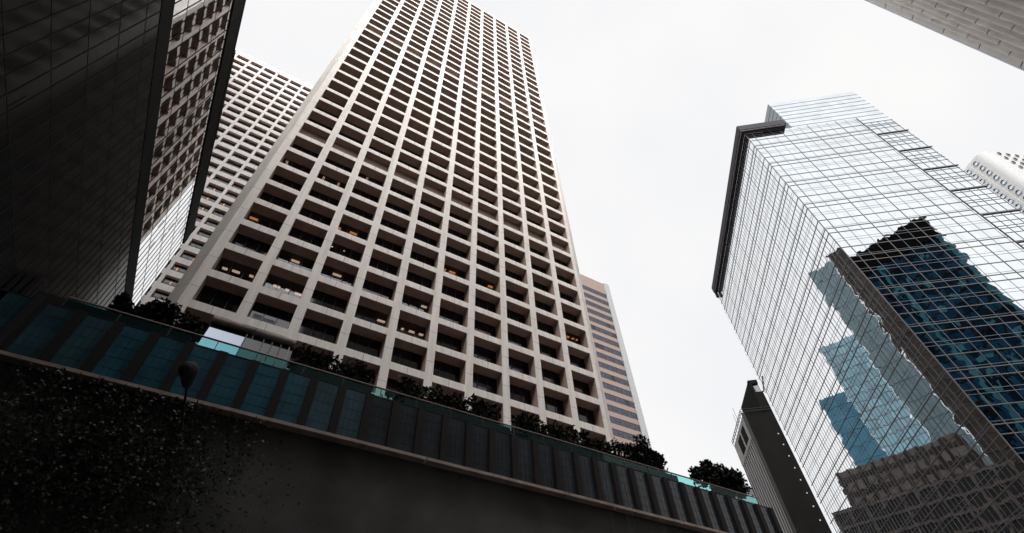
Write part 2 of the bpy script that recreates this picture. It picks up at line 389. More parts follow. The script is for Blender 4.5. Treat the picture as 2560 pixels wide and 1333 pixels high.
# ------------------------------------------------------------------ rear concrete tower
YR = 87.03; RTOP = 174.5
rear = thing('office_tower', 'white gridded concrete tower further back, between the dark glass building and the tall tower', 'building', (-33, 100, 0))
fb = MB(); PR = lambda u, d, z: (u, YR+d, z)
ur = [-43.5+4.14*k for k in range(-4, 6)]; zr = [171.75-3.8*k for k in range(0, 36)]
grid_face(fb, PR, -60.7, -18.3, 30, RTOP, ur, 3.49, zr, 2.3, .72)
fb.quad((-18.3, YR, 0), (-18.3, 125, 0), (-18.3, 125, RTOP), (-18.3, YR, RTOP)); fb.quad((-60.7, 125, 0), (-60.7, YR, 0), (-60.7, YR, RTOP), (-60.7, 125, RTOP))
fb.quad((-18.3, 125, 0), (-60.7, 125, 0), (-60.7, 125, RTOP), (-18.3, 125, RTOP))
fb.quad((-60.7, YR, RTOP), (-18.3, YR, RTOP), (-18.3, 125, RTOP), (-60.7, 125, RTOP)); fb.box(-60.6, -18.4, YR+.1, YR+1, 0, 29.99)
fb.obj('frame', [M_conc2, M_reveal2], rear)
wm2 = MB(); window_mb(wm2, PR, 0, 0, 3.49, 2.3, .72); wmesh2 = wm2.mesh('window', [M_dglass, M_frame])
rest = MB(); nwin = 0
for j, z in sorted(enumerate(zr), key=lambda t: t[1]):
    for i, x in enumerate(ur):
        if z > 66 and 4 <= i <= 9 and nwin < 98:
            nwin += 1; wo = link('window', wmesh2, rear, loc=(x, 0, z))
            if z < 110 and random.random() < .3:
                lb = MB(); lx = x+random.uniform(.6, 2.6); lb.box(lx, lx+.22, YR+.6, YR+.66, z-1.5, z-.8); lb.obj('lamp', M_orange, wo)
        else: window_mb(rest, PR, x, z, 3.49, 2.3, .72)
rest.obj('window', [M_dglass, M_frame], rear, kind='stuff')

# ------------------------------------------------------------------ dark glass building on the left
XD = -18.5; DTOP = 71.0; PB = 67.3
dark = thing('glass_building', 'dark mirror glass building overhead at the left edge, reflecting the gridded tower', 'building', (-30, 30, 0))
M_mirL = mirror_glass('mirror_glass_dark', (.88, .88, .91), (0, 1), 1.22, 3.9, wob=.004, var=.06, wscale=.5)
b = MB(); YE = 67.8
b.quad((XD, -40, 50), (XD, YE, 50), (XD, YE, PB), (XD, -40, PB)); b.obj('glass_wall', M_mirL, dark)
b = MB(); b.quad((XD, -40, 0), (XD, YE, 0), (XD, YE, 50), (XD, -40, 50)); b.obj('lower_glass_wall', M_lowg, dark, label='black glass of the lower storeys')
b = MB()
b.box(XD-.02, XD+.12, -40, YE+.1, PB, DTOP); b.box(XD-24, XD-.03, -40, YE-.05, 0, DTOP-.5)
b.box(XD-.01, XD+.05, -40, YE, 49.2, 51.6)
for y0, y1, h in ((35.5, 50, .8), (27, 35.5, .35), (50, 60, .45)): b.box(XD-.3, XD+.16, y0, y1, DTOP+.003, DTOP+h)
b.obj('parapet', M_black, dark)
b = MB(); k = 0; y = YE-.05
while y > -40:
    b.box(XD+.002, XD+.03, y-.05, y+.05, 0, PB); k += 1; y -= 1.22
y = YE
for k in range(34): b.box(XD+.125, XD+.16, YE-1.22*k*1.6-.03, YE-1.22*k*1.6+.03, PB, DTOP)
for k in range(1, 18):
    z = k*3.9; b.box(XD+.004, XD+.02, -40, YE, z-.03, z+.03)
for k in range(120):
    zz = random.uniform(20, PB-2); n = random.randint(0, 70); yy = YE-.05-1.22*n
    b.box(XD+.003, XD+.03, yy-1.2, yy-1.17, zz, zz+1.6); b.box(XD+.003, XD+.03, yy-.4, yy-.37, zz, zz+1.6)
b.obj('mullion', M_fin, dark)
# stone block standing at the left end of the podium
YK = 28.; XK = -18.5*YK/42.98; KT = 1.6+33.17*YK/42.98
stn = thing('stone_block', 'dim polished stone block with upright grooves, at the left end of the podium', 'building', (XK-4, YK+3, 0))
b = MB(); b.box(-40, XK-1.45, YK+.3, YK+6, 0, KT-.35); b.obj('wall', M_stone, stn)
b = MB()
for k in range(4): b.box(XK-1.4+k*.36, XK-1.16+k*.36, YK+.05*(k % 2), YK+.6, 0, KT-.06*(3-k))
b.box(XK-1.44, XK, YK+.3, YK+6, 0, KT-.25); b.obj('pilaster', M_fin, stn)

# ------------------------------------------------------------------ glass tower on the right
CX_, CY_ = 80.016, 17.93
aR, aL = R(128.1), R(38.1)
uR = (sin(aR), cos(aR)); uL = (sin(aL), cos(aL))
def G(u, v, z): return (CX_+uR[0]*u+uL[0]*v, CY_+uR[1]*u+uL[1]*v, z)
glass = thing('glass_tower', 'mirror glass tower with two bright gridded faces and a dark cornice, right side', 'building', G(15, 28, 0))
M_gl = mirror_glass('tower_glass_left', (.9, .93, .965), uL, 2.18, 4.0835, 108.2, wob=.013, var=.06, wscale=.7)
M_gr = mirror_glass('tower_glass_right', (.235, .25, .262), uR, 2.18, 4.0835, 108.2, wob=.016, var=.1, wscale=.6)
M_gb = mirror_glass('rear_glass', (.25, .27, .285), uR, 1.6, 2.04, 108.2, wob=.006, var=.16)
UE, VE, GT = 26.15, 56.0, 114.3
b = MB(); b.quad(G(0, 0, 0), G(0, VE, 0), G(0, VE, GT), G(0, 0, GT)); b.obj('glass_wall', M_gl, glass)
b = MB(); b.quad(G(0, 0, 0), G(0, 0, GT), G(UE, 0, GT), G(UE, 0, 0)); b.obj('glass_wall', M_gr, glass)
b = MB()
b.quad(G(UE, 0, 0), G(UE, 0, GT), G(UE, 1.5, GT), G(UE, 1.5, 0)); b.quad(G(0, VE, 0), G(30, VE, 0), G(30, VE, GT), G(0, VE, GT))
b.quad(G(0, 0, GT), G(0, VE, GT), G(30, VE, GT), G(UE, 0, GT))
b.obj('roof_and_sides', M_mull2, glass)
# rear, taller volume set back 1.5 m
U0, U1, V0, RT = 12.77, 34.76, 1.5, 131.4
b = MB(); b.quad(G(U0, V0, GT+.01), G(U0, V0, RT), G(U1, V0, RT), G(U1, V0, GT+.01)); b.quad(G(UE, V0, 0), G(UE, V0, GT), G(U1, V0, GT), G(U1, V0, 0))
b.quad(G(U0, V0, GT+.01), G(U0, 50, GT+.01), G(U0, 50, RT), G(U0, V0, RT)); b.quad(G(U1, V0, 0), G(U1, V0, RT), G(U1, 50, RT), G(U1, 50, 0))
b.quad(G(U0, V0, RT), G(U0, 50, RT), G(U1, 50, RT), G(U1, V0, RT)); b.quad(G(U0, 50, GT), G(U1, 50, GT), G(U1, 50, RT), G(U0, 50, RT))
b.obj('rear_block', M_gb, glass)
hv = MB(); th = MB()
TRt = lambda a, bb, c: G(a, bb, c)
PER, ZA = 8.167, 108.2
lv = []
for k in range(-1, 14):
    z = ZA-PER*k
    lv += [(z, 2, 1), (z-.16*PER, 2, 0), (z-.385*PER, 0, 0), (z-.465*PER, 0, 0), (z-.68*PER, 2, 0), (z-.945*PER, 0, 0)]
for z, hvy, a in lv:
    if z > GT-.3 or z < .5: continue
    r = .068 if hvy else .03
    mbk = hv if hvy else th; dd = .06 if hvy else .02
    mbk.box(-dd, UE+.03, -dd, -.002, z-r, z+r, 0, TRt); mbk.box(-dd, -.002, .003, VE-1.2, z-r, z+r, 0, TRt)
vv = []
u = 1.66; k = 0
vr = [0.]+[1.66+2.178*k for k in range(0, 26)]
for i, x in enumerate(vr):
    heavy = (i >= 1 and (i-1) % 3 == 0)
    r = .058 if heavy else .03; dd = .05 if heavy else .025
    mbk = hv if heavy else th
    if x < UE: mbk.box(x-r, x+r, -dd-.004, -.003, 0, GT, 0, TRt)
    if x < VE-.5 and x > 0: mbk.box(-dd-.004, -.003, x-r, x+r, 0, GT, 0, TRt)
    if x < VE-2.5 and x > 0: th.box(-.05, -.0025, x+1.07, x+1.1, 0, GT, 0, TRt)
hv.box(UE-.03, UE+.06, -.12, .3, 0, GT, 0, TRt); hv.box(-.07, .07, -.07, .07, 0, GT, 0, TRt)
# recessed strip and upper block: storey lines
for k in range(-1, 14):
    z = ZA-PER*k
    if 1 < z < GT: hv.box(UE+.1, U1+.25, V0-.2, V0-.003, z-.1, z+.1, 0, TRt)
    for q in (-.1, -.29, -.45, -.53, -.68, -.96):
        zz = z+q*PER
        if 1 < zz < GT: th.box(UE+.1, U1+.02, V0-.07, V0-.004, zz-.04, zz+.04, 0, TRt)
    for x in range(6):
        pass
for k in range(6): th.box(UE+.3+1.6*k, UE+.36+1.6*k, V0-.06, V0-.003, 0, GT-.5, 0, TRt)
z = GT+1.3; ub = MB()
while z < RT:
    ub.box(U0-.08, U1+.02, V0-.06, V0-.003, z-.05, z+.05, 0, TRt); ub.box(U0-.06, U0-.003, V0+.004, 50, z-.05, z+.05, 0, TRt); z += 1.98
ub.obj('mullion', M_mull3, glass, label='pale bars of the upper storeys'); hv.obj('mullion', M_mull, glass, label='heavy dark grid bars'); th.obj('mullion', M_mull2, glass, label='thin grid bars')
b = MB()
b.box(-1.37, 9.6, -1.37, -.02, 114.3, 116.4, 0, TRt); b.box(-1.37, -.02, -.02, 53.2, 114.3, 116.4, 0, TRt)
b.box(-1.2, 9.2, -1.2, -.9, 114.12, 114.297, 1, TRt); b.box(-1.2, -.9, -.9, 52.8, 114.12, 114.297, 1, TRt)
b.box(-.5, 9.2, -.5, -.42, 114.2, 114.297, 2, TRt); b.box(-.5, -.42, -.42, 52.8, 114.2, 114.297, 2, TRt)
b.box(-.9, -.2, 53.2, 53.9, 112.6, 116.0, 0, TRt)
b.obj('cornice', [M_cornice, M_trim, M_rail], glass)

# ------------------------------------------------------------------ black slab tower in front of the glass tower
BX, BY = 52.909*72/62, 32.321*72/62; SC = 72/62
def B(u, v, z): return (BX+uR[0]*u+uL[0]*v, BY+uR[1]*u+uL[1]*v, z)
TB = lambda a, bb, c: B(a, bb, c)
blk = thing('slab_tower', 'narrow black tower with pale louvres on its left side, before the mirror glass tower', 'building', B(3, 6, 0))
b = MB(); BT = 1.6+34.9*SC; BU = 3.55*SC; BV = 7.3*SC
b.box(0, BU, 0, BV, 0, BT, 0, TB)
b.box(-.15, .2, -.13, .2, 0, BT+.25, 1, TB)
b.obj('body', [M_black, M_frame], blk)
b = MB()
b.box(-.08, -.003, .25, BV, BT-3.4, BT, 0, TB)
n = 9
for k in range(n):
    v0 = .35+(BV-.5)*k/n; b.box(-.09, -.003, v0, v0+.36, 0, BT-3.4, 1, TB)
    b.box(-.09, -.004, v0-.04, v0+.4, BT-3.8, BT-3.403, 0, TB)
b.obj('louvre', [M_louvW, M_louvW], blk)
b = MB(); b.box(-.12, -.085, 1.5, 3.4, BT-2.9, BT-.7, 0, TB); b.obj('window', M_black, blk)
b = MB(); b.box(-.12, -.085, 4.1, 6.1, BT-2.9, BT-.7, 0, TB); b.obj('window', M_black, blk)
b = MB()
for v0 in [x*.94 for x in range(10)]: b.box(-.2, -.14, v0, v0+.06, BT, BT+.75, 0, TB)
for h in (.35, .72): b.box(-.2, -.12, 0, BV, BT+h, BT+h+.05, 0, TB); b.box(-.2, 4, -.2, -.12, BT+h, BT+h+.05, 0, TB)
b.obj('railing', M_iron, blk)
b = MB(); PU = 2.43*SC; PZ = 1.6+39.7*SC
b.box(PU, BU, -.01, 1.0, BT+.002, PZ-2.1, 0, TB); b.box(PU, PU+.4, 1.0, 7.2, BT+.002, PZ, 0, TB); b.box(PU, PU+.35, -.01, 1.0, PZ-2.1, PZ, 0, TB)
b.box(PU, BU, .2, .8, PZ-.5, PZ+.15, 0, TB); b.box(PU, BU, .3, .7, PZ-2.35, PZ-1.95, 0, TB)
for k in range(5): b.box(PU+.4+k*.2, PU+.47+k*.2, .4, .5, PZ-2.1, PZ-.5, 0, TB)
b.obj('penthouse', M_black, blk)
b = MB(); b.tube(B(BU+.2, 0, PZ-2.1), B(BU+.8, -.4, PZ+.2), .1); b.tube(B(PU+.8, .2, PZ-2.15), B(BU+.2, 0, PZ-2.1), .1); b.obj('boom', M_iron, blk)
for k, zz in enumerate([33.52, 32.12, 30.69, 29.27, 27.87, 26.41, 24.98, 23.56]):
    b = MB(); z = 1.6+(zz-1.6)*SC; uu_ = 2.96*SC
    b.box(uu_-.06, uu_+.06, -.1, -.004, z-.06, z+.06, 0, TB); b.obj('wall_lamp', M_warm, blk)
b = MB()
for p, q in ((( -.2, 2.3), 2.7), ((-.15, 3.4), 2.3)): b.tube(B(p[0], p[1], BT), B(p[0], p[1], BT+q), .025)
b.obj('antenna', M_iron, blk)

# ------------------------------------------------------------------ brown striped tower behind the main tower
YB, KB = 165., 1.65
brn = thing('striped_tower', 'brown striped office tower with ribbon windows and a white edge, behind the tall concrete tower', 'building', (163, 170, 0))
bx0, bx1, bt = 150., 106.9*KB, 1.6+152.4*KB
b = MB(); b.box(bx0, bx1, YB, YB+12, 0, bt)
for k in range(5): b.box(bx0, bx1, YB-.05, YB-.003, bt-1.6*k-1.0, bt-1.6*k-.9, 1)
b.obj('wall', [M_brown, M_reveal], brn)
b = MB()
b.box(bx1+.003, bx1+4.2, YB-.6, YB+2.2, 0, bt+.6); b.obj('edge_fin', M_edge, brn, label='white vertical edge fin')
z = 1.6+145.9*KB; k = 0
while z > 60:
    b = MB(); hh = 2.2*KB
    b.box(bx0+1, bx1-.1, YB-.04, YB-.004, z-hh, z, 0)
    x = bx1-.1; q = 0
    while x > bx0+2:
        b.box(x-.14, x+.14, YB-.16, YB-.042, z-hh, z, 1)
        if q % 2 == 0: b.box(x-2.6, x-.16, YB-.13, YB-.042, z-hh*.62, z-hh*.5, 1)
        if random.random() < .08: b.box(x-2.5, x-.2, YB-.1, YB-.041, z-hh+.2, z-.1, 2)
        x -= 1.9*KB; q += 1
    b.box(bx0+1, bx1-.1, YB-.15, YB-.041, z-.3, z+.02, 1); b.box(bx0+1, bx1-.1, YB-.15, YB-.041, z-hh-.02, z-hh+.2, 1)
    b.obj('ribbon_window', [M_bglass, M_frame, M_dglass], brn); z -= 4.2*KB; k += 1

# ------------------------------------------------------------------ round-window tower far right
JX, JY = 169.68, -10.35
a1, a2 = R(21.6), R(111.6)
j1 = (sin(a1), cos(a1)); j2 = (sin(a2), cos(a2))
def J(u, v, z): return (JX+j2[0]*u+j1[0]*v, JY+j2[1]*u+j1[1]*v, z)
jar = thing('round_window_tower', 'white tower with round porthole windows, at the right edge behind the glass tower', 'building', J(15, 15, 0))
JT = 143.2
prof = [(2.2*(1-sin(t)), 2.2*(1-cos(t))) for t in [pi/2*k/6 for k in range(7)]]
plan = [(34, 0)]+[(2.2-2.2*sin(pi/2*k/6), 2.2-2.2*cos(pi/2*k/6)) for k in range(7)]+[(0, 34), (34, 34)]
b = MB(); b.prism([J(u, v, 0)[:2] for u, v in plan], 0, JT-1.2)
ins = [(max(.0, u)+(.9 if u < 17 else -.9), v+(.9 if v < 17 else -.9)) for u, v in plan]
n = len(plan)
for k in range(n):
    q = (k+1) % n; b.quad(J(*plan[k], JT-1.2), J(*plan[q], JT-1.2), J(*ins[q], JT), J(*ins[k], JT))
b.poly([J(u, v, JT) for u, v in ins])
# shallow panel joints
for k in range(12): z = 141.5-2.83*k; b.box(-.02, .0, 2.3, 33, z-.03, z+.03, 1, lambda a, bb, c: J(a, bb, c)); b.box(2.3, 33, -.02, 0, z-.03, z+.03, 1, lambda a, bb, c: J(a, bb, c))
for k in range(9): b.box(-.021, .0, 5.1+3.06*k, 5.16+3.06*k, 100, JT-1.3, 1, lambda a, bb, c: J(a, bb, c))
b.obj('wall', [M_whitewall, M_pier], jar)
def disc(face, c, z, r, n=20):
    b = MB()
    def P(a, d): return J(-d, c+a[0], z+a[1]) if face == 0 else J(c+a[0], -d, z+a[1])
    ring = [(cos(2*pi*k/n), sin(2*pi*k/n)) for k in range(n)]
    for k in range(n):
        q = (k+1) % n
        b.quad(P((ring[k][0]*r*1.16, ring[k][1]*r*1.16), .003), P((ring[q][0]*r*1.16, ring[q][1]*r*1.16), .003), P((ring[q][0]*r*1.1, ring[q][1]*r*1.1), .38), P((ring[k][0]*r*1.1, ring[k][1]*r*1.1), .38), 1)
        b.quad(P((ring[k][0]*r*1.1, ring[k][1]*r*1.1), .38), P((ring[q][0]*r*1.1, ring[q][1]*r*1.1), .38), P((ring[q][0]*r, ring[q][1]*r), .03), P((ring[k][0]*r, ring[k][1]*r), .03), 2)
    b.poly([P((x*r, y*r), .03) for x, y in ring], 0)
    b.obj('porthole_window', [M_pierglass if face == 0 else M_dglass, M_whitewall, M_mull], jar)
for jz in range(9):
    for k in range(3): disc(0, 3.55+3.06*k, 140.0-2.83*jz, .66)
for jz in range(5):
    for k in range(5): disc(1, 5.8+3.2*k, 141.0-2.83*jz, .62)

# ------------------------------------------------------------------ finned stone building, top right corner
tr = thing('finned_building', 'pale stone building with closely spaced vertical fins, upper right corner', 'building', (35, -25, 0))
b = MB(); TRT = 92
b.box(4, 58.1, -45, -12.07, 0, TRT)
b.obj('wall', M_pier, tr)
for k in range(1, 25):
    x = 57.7-2.12*k
    b = MB(); yf = -11.62
    zc = 60.9-6.07*9; b_prev = 0
    z = 0
    while z < TRT:
        zt = min(z+6.07, TRT)
        zo = z+.35 if z else 0
        b.prism([(x-.2, yf+.0-.16), (x-.13, yf-.04), (x, yf), (x+.13, yf-.04), (x+.2, yf-.16), (x+.26, -12.067), (x-.26, -12.067)], z+.16, zt)
        b.box(x-.12, x+.12, -12.068, yf-.2, z, z+.16, 1)
        z = zt
    b.obj('fin', [M_pier, M_fin], tr)
b = MB()
z = 0
while z < TRT:
    zt = min(z+6.07, TRT)
    b.prism([(57.5, -12.067), (57.62, -11.95), (57.96, -11.56), (58.1, -11.6), (58.14, -12.067)], z+.16, zt, 0)
    b.prism([(57.55, -12.068), (57.68, -11.95), (57.94, -11.64), (58.1, -11.64), (58.12, -12.068)], z, z+.16, 1); z = zt
b.obj('corner_pier', [M_pier, M_fin], tr)
b = MB(); b.prism([(58.15, -12.06), (58.12, -11.55), (58.22, -11.45), (58.45, -11.5), (58.45, -12.06)], 0, TRT); b.obj('corner_glazing', M_pierglass, tr)

# ------------------------------------------------------------------ podium deck with teal glass wall
KD = 26/16
def dz(z): return 1.6+(z-1.6)*KD
WT, PT, PBm, LT, LB = dz(13.0), dz(12.95), dz(11.0), dz(10.96), dz(10.85)
YP = 26.0; XP0, XP1 = -24., 25.14*KD
pod = thing('podium', 'dark raised podium with a row of teal glass panels between black fins, across the bottom', 'building', (8, 30, 0))
b = MB()
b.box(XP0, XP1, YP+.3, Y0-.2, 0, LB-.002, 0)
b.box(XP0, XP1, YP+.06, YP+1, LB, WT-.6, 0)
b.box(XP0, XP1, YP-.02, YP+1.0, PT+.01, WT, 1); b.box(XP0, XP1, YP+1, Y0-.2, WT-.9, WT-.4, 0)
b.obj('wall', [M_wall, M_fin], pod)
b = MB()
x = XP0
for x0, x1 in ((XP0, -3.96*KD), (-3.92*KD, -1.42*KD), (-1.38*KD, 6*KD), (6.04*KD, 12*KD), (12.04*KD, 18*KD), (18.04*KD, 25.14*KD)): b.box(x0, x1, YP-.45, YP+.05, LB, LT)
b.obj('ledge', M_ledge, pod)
for k in range(-1, 31):
    xr = (-5.55+1.01*k)*KD; xl = xr-.74*KD
    if xr > XP1: break
    b = MB(); b.quad((xl, YP, PBm), (xr, YP, PBm), (xr, YP, PT), (xl, YP, PT))
    for q in range(1, 4): b.box(xl+(xr-xl)*q/4-.006, xl+(xr-xl)*q/4+.006, YP-.012, YP-.003, PBm, PT, 1)
    for q in range(1, 5): b.box(xl, xr, YP-.011, YP-.004, PBm+(PT-PBm)*q/5-.006, PBm+(PT-PBm)*q/5+.006, 1)
    b.obj('glass_panel', [M_tealmid if k in (-1, 0, 1, 8, 9) else M_teal if k < 8 else M_tealdim, M_fin], pod)  # tints stepping darker along the row paint in the fading reflection
    b = MB(); b.box(xr, xr+.27*KD, YP-.2, YP+.05, PBm, PT); b.obj('fin', M_fin, pod)
b = MB(); b.box(-10.75, -10.42, YP-.35, YP-.22, 0, 20.2); b.obj('end_trim', M_cornice, pod, label='pale vertical trim at the left end')
bal = thing('balustrade', 'glass balustrade with a slim brown handrail along the podium edge', 'railing', (8, YP+.7, WT))
YB2 = YP+.75
rz = 1.6+11.77*(YB2/16)
b = MB(); b.tube((-6.0*YB2/16, YB2, rz), (XP1-.3, YB2, rz), .055, n=8); b.obj('handrail', M_rail, bal)
x = -6.0*YB2/16; k = 0
while x < XP1-2:
    b = MB(); b.box(x+.04, x+2.36, YB2-.01, YB2+.01, WT+.05, rz-.07); b.obj('glass_panel', M_balu, bal)
    b = MB(); b.box(x-.02, x+.03, YB2-.03, YB2+.03, WT, rz-.05); b.obj('post', M_iron, bal); x += 2.4
# glazed rooftop pavilion behind the rail
pav = thing('skylight', 'small glazed rooftop pavilion with one bright pane, behind the handrail below the tall tower', 'skylight', (-1.5, 31, WT-.4))
YS = 30.; pz = 1.6+20.42*(YS/26)
b = MB(); b.tube((-3.55*YS/26, YS, pz), (-1.3*YS/26, YS, pz), .26, n=14); b.tube((-1.26*YS/26, YS, pz), (1.03*YS/26, YS, pz), .26, n=14); b.obj('roof_tube', M_ledge, pav)
M_skyp = plain('bright_pane', (.2, .22, .26), .03, metal=1)
b = MB(); b.quad((-4.02, YS-1.75, WT-.2), (-1.86, YS-1.75, WT-.2), (-1.86, YS+.05, pz-.32), (-4.02, YS+.05, pz-.32)); b.obj('pane', M_skyp, pav, label='bright pane reflecting the sky')
b = MB(); b.quad((-1.84, YS-1.75, WT-.2), (1.15, YS-1.75, WT-.2), (1.15, YS+.05, pz-.3), (-1.84, YS+.05, pz-.3)); b.obj('pane', M_dglass, pav)
b = MB()
for x in (-1.84, -.75, -.2, .35, .9): b.tube((x, YS-1.78, WT-.2), (x, YS, pz-.33), .04, n=6); b.obj('glazing_bar', M_trim, pav)
b = MB(); b.box(-4.12, -4.03, YS-.02, YS+3, WT-.4, pz-.1); b.box(-4.1, 1.16, YS+.1, YS+3, WT-.4, pz-.2); b.obj('body', M_fin, pav)

# ------------------------------------------------------------------ planting
def leaves(mb, pts, size, m=0, rnd=random):
    for p in pts:
        a = rnd.uniform(0, 2*pi); e = rnd.uniform(-.9, .9); s_ = size*rnd.uniform(.6, 1.3)
        d = Vector((cos(a)*cos(e), sin(a)*cos(e), sin(e))); o = d.orthogonal().normalized()
        o = (Matrix.Rotation(rnd.uniform(0, 6.28), 3, d) @ o)*s_*.32
        p = Vector(p); t = p+d*s_
        mb.quad(p, p+d*s_*.5+o, t, p+d*s_*.5-o, m)
def clump(c, rx, ry, rz, n, rnd=random):
    L = []
    lob = [(Vector((rnd.uniform(-.6, .6)*rx, rnd.uniform(-.6, .6)*ry, rnd.uniform(-.5, .6)*rz)), rnd.uniform(.2, .5)) for _ in range(16)]
    while len(L) < n:
        o, r = rnd.choice(lob); v = Vector((rnd.gauss(0, 1), rnd.gauss(0, 1), rnd.gauss(0, 1))).normalized()*(rnd.uniform(.3, 1)**.5+(rnd.random() < .12)*rnd.uniform(0, .35))*r
        L.append((c[0]+o.x+v.x*rx, c[1]+o.y+v.y*ry, c[2]+o.z+v.z*rz))
    return L
def shrub(name, label, cat, c, rx, ry, h, n, size, base=WT-.4):
    t = thing(name, label, cat, (c[0], c[1], base))
    b = MB()
    b.tube((c[0], c[1], base), (c[0]+.05, c[1], base+h*.45), .09, .06, 7)
    for k in range(5):
        a = k*1.26; b.tube((c[0]+.05, c[1], base+h*.4), (c[0]+cos(a)*rx*.6, c[1]+sin(a)*ry*.6, base+h*.75), .05, .015, 5)
    b.obj('trunk', M_bark, t)
    b = MB(); leaves(b, clump((c[0], c[1], base+h*.6), rx, ry, h*.42, n), size); b.obj('crown', M_shrub, t)
    return t
YH = 28.4; kh = YH/31
def hz(z): return 1.6+(z-1.6)*kh
shrub('shrub', 'leafy dark shrub at the left end of the handrail, against the mirror glass', 'shrub', (-8.7*kh, YH, 0), 1.0, .8, hz(26.3)-WT+.3, 2600, .26)
shrub('shrub', 'dark rounded shrub beside the lower left corner of the tall concrete tower', 'shrub', (-7.0*kh, YH, 0), 1.0, .8, hz(26.5)-WT+.3, 2600, .26)
shrub('shrub', 'tall dark shrub at the right end of the hedge, seen against the sky', 'shrub', (33.0*kh, YH, 0), 1.9, .9, hz(26.9)-WT+.5, 4200, .28)
shrub('tree', 'round dark leafy tree on the podium standing alone against the sky', 'tree', (42.2*kh, YH, 0), 3.0, 1.4, hz(26.7)-WT+.5, 7500, .3)
hed = thing('hedge', 'long dark hedge behind the handrail, along the foot of the tall concrete tower', 'hedge', (14*kh, YH+.3, WT-.4))
pts = []
x = -6.2*kh
while x < 32.5*kh:
    top = hz(25.7)+random.uniform(-.3, .45)
    if 7.0*kh < x < 9.2*kh or 18.0*kh < x < 19.6*kh: top -= 1.9
    if -4.2 < x < 1.3: top = WT+.25
    for _ in range(70): pts.append((x+random.uniform(-.25, .25), YH+.5+random.uniform(-.5, .5), random.uniform(WT-.3, top)))
    for _ in range(26): pts.append((x+random.uniform(-.25, .25), YH+.5+random.uniform(-.4, .4), top+random.gauss(0, .12)))
    x += .3
b = MB(); leaves(b, pts, .3); b.obj('foliage', M_shrub, hed)
for x0, x1, zt_ in ((-6.2*kh, -4.2, 25.5), (1.4, 6.9*kh, 25.5), (9.3*kh, 17.9*kh, 25.4), (19.8*kh, 32*kh, 25.4)):
    b = MB(); b.box(x0, x1, YH+.85, YH+.95, WT-.4, hz(zt_)); b.obj('hedge_core', M_bark, hed)  # solid dark core slab added so the hedge reads opaque
for k, (x0, x1) in enumerate(((-11.5, -4.25), (1.3, 6.9*kh), (9.3*kh, 17.9*kh), (19.8*kh, 34.9*kh))):
    b = MB(); b.box(x0, x1, YB2+.5, YB2+1.0, WT-.4, rz+.24); b.obj('planter', M_fin, pod)
# creeper over the dark wall under the ledge
b = MB(); pts = []
for _ in range(1300):
    x = random.uniform(-12, 1); z = LB-.2-abs(random.gauss(0, 1.2)); pts.append((x, YP+.3-random.uniform(.02, .5), z))
for _ in range(11000):
    x = random.gauss(-4.6, 2.6); z = random.gauss(13.0, 1.9)+.5*sin(x*2.1)+.4*sin(x*5.3); pts.append((x, YP+.3-random.uniform(.2, 1.2), min(z, LB-.3)))
leaves(b, pts, .17)
for k in range(30):
    x = random.uniform(2, 34); z1 = LB-random.uniform(.1, .4); b.tube((x, YP-.35, z1), (x+random.uniform(-.1, .1), YP-.3, z1-random.uniform(1, 3)), .009, .006, 4, 0)
for k in range(70): leaves(b, [(random.uniform(-8, 34), YP-.5, LB+random.uniform(-.15, .08))], .13, 2)
for k in range(90): leaves(b, [(random.gauss(-4.0, 1.6), YP-.9, min(LB-.4, random.gauss(13.6, 1.0)))], .13, 3)
o = b.obj('creeper', [M_leaf, M_leaf2, M_flower, M_leaf2]); o['kind'] = 'stuff'; o['label'] = 'dark creeper covering the wall below the podium ledge'; o['category'] = 'creeper'

# ------------------------------------------------------------------ bracket lamp
W0 = Vector((-2.38, 26.3, 15.4)); NK = Vector((-2.64, 22.28, 15.4)); TIP = Vector((-2.75, 20.96, 15.4))
lamp = thing('bracket_lamp', 'dark tapered lamp head on a slim bracket arm, standing out from the wall, lower left', 'lamp', tuple(W0))
b = MB(); b.tube(W0, NK, .06, .05, 10); b.box(W0.x-.18, W0.x+.18, 26.1, 26.299, W0.z-.25, W0.z+.25); b.obj('arm', M_iron, lamp)
def lathe_axis(mb, a, z, prof, n=24, m=0):
    x = z.orthogonal().normalized(); y = z.cross(x); i = len(mb.v)
    for r, h in prof:
        for k in range(n): mb.v.append(tuple(a+z*h+x*r*cos(2*pi*k/n)+y*r*sin(2*pi*k/n)))
    for q in range(len(prof)-1):
        for k in range(n):
            w_ = (k+1) % n; mb.f.append((i+q*n+k, i+q*n+w_, i+(q+1)*n+w_, i+(q+1)*n+k)); mb.m.append(m)
ax = (TIP-NK); HL = ax.length; ax.normalize()
b = MB(); lathe_axis(b, NK, ax, [(.03, -.05), (.16, -.02), (.2, .05), (.27, HL*.42), (.35, HL*.72), (.36, HL*.8)]); b.obj('housing', M_iron, lamp, smooth=True)
b = MB(); lathe_axis(b, NK, ax, [(.365, HL*.8), (.37, HL*.84), (.32, HL*.95), (.18, HL*1.02), (0, HL*1.04)]); b.obj('lens_cap', M_cornice, lamp, smooth=True)

# ------------------------------------------------------------------ far block near the black tower
far = thing('office_block', 'low grey flat-roofed block far off, beside the foot of the black tower', 'building', (170, 118, 0))
FT = 88.
b = MB(); b.box(160, 190, 113, 125, 0, FT); b.obj('wall', M_grey, far)
b = MB(); b.box(159, 191, 112, 112.9, FT-8, FT-3.6); b.obj('parapet', M_whitewall, far)

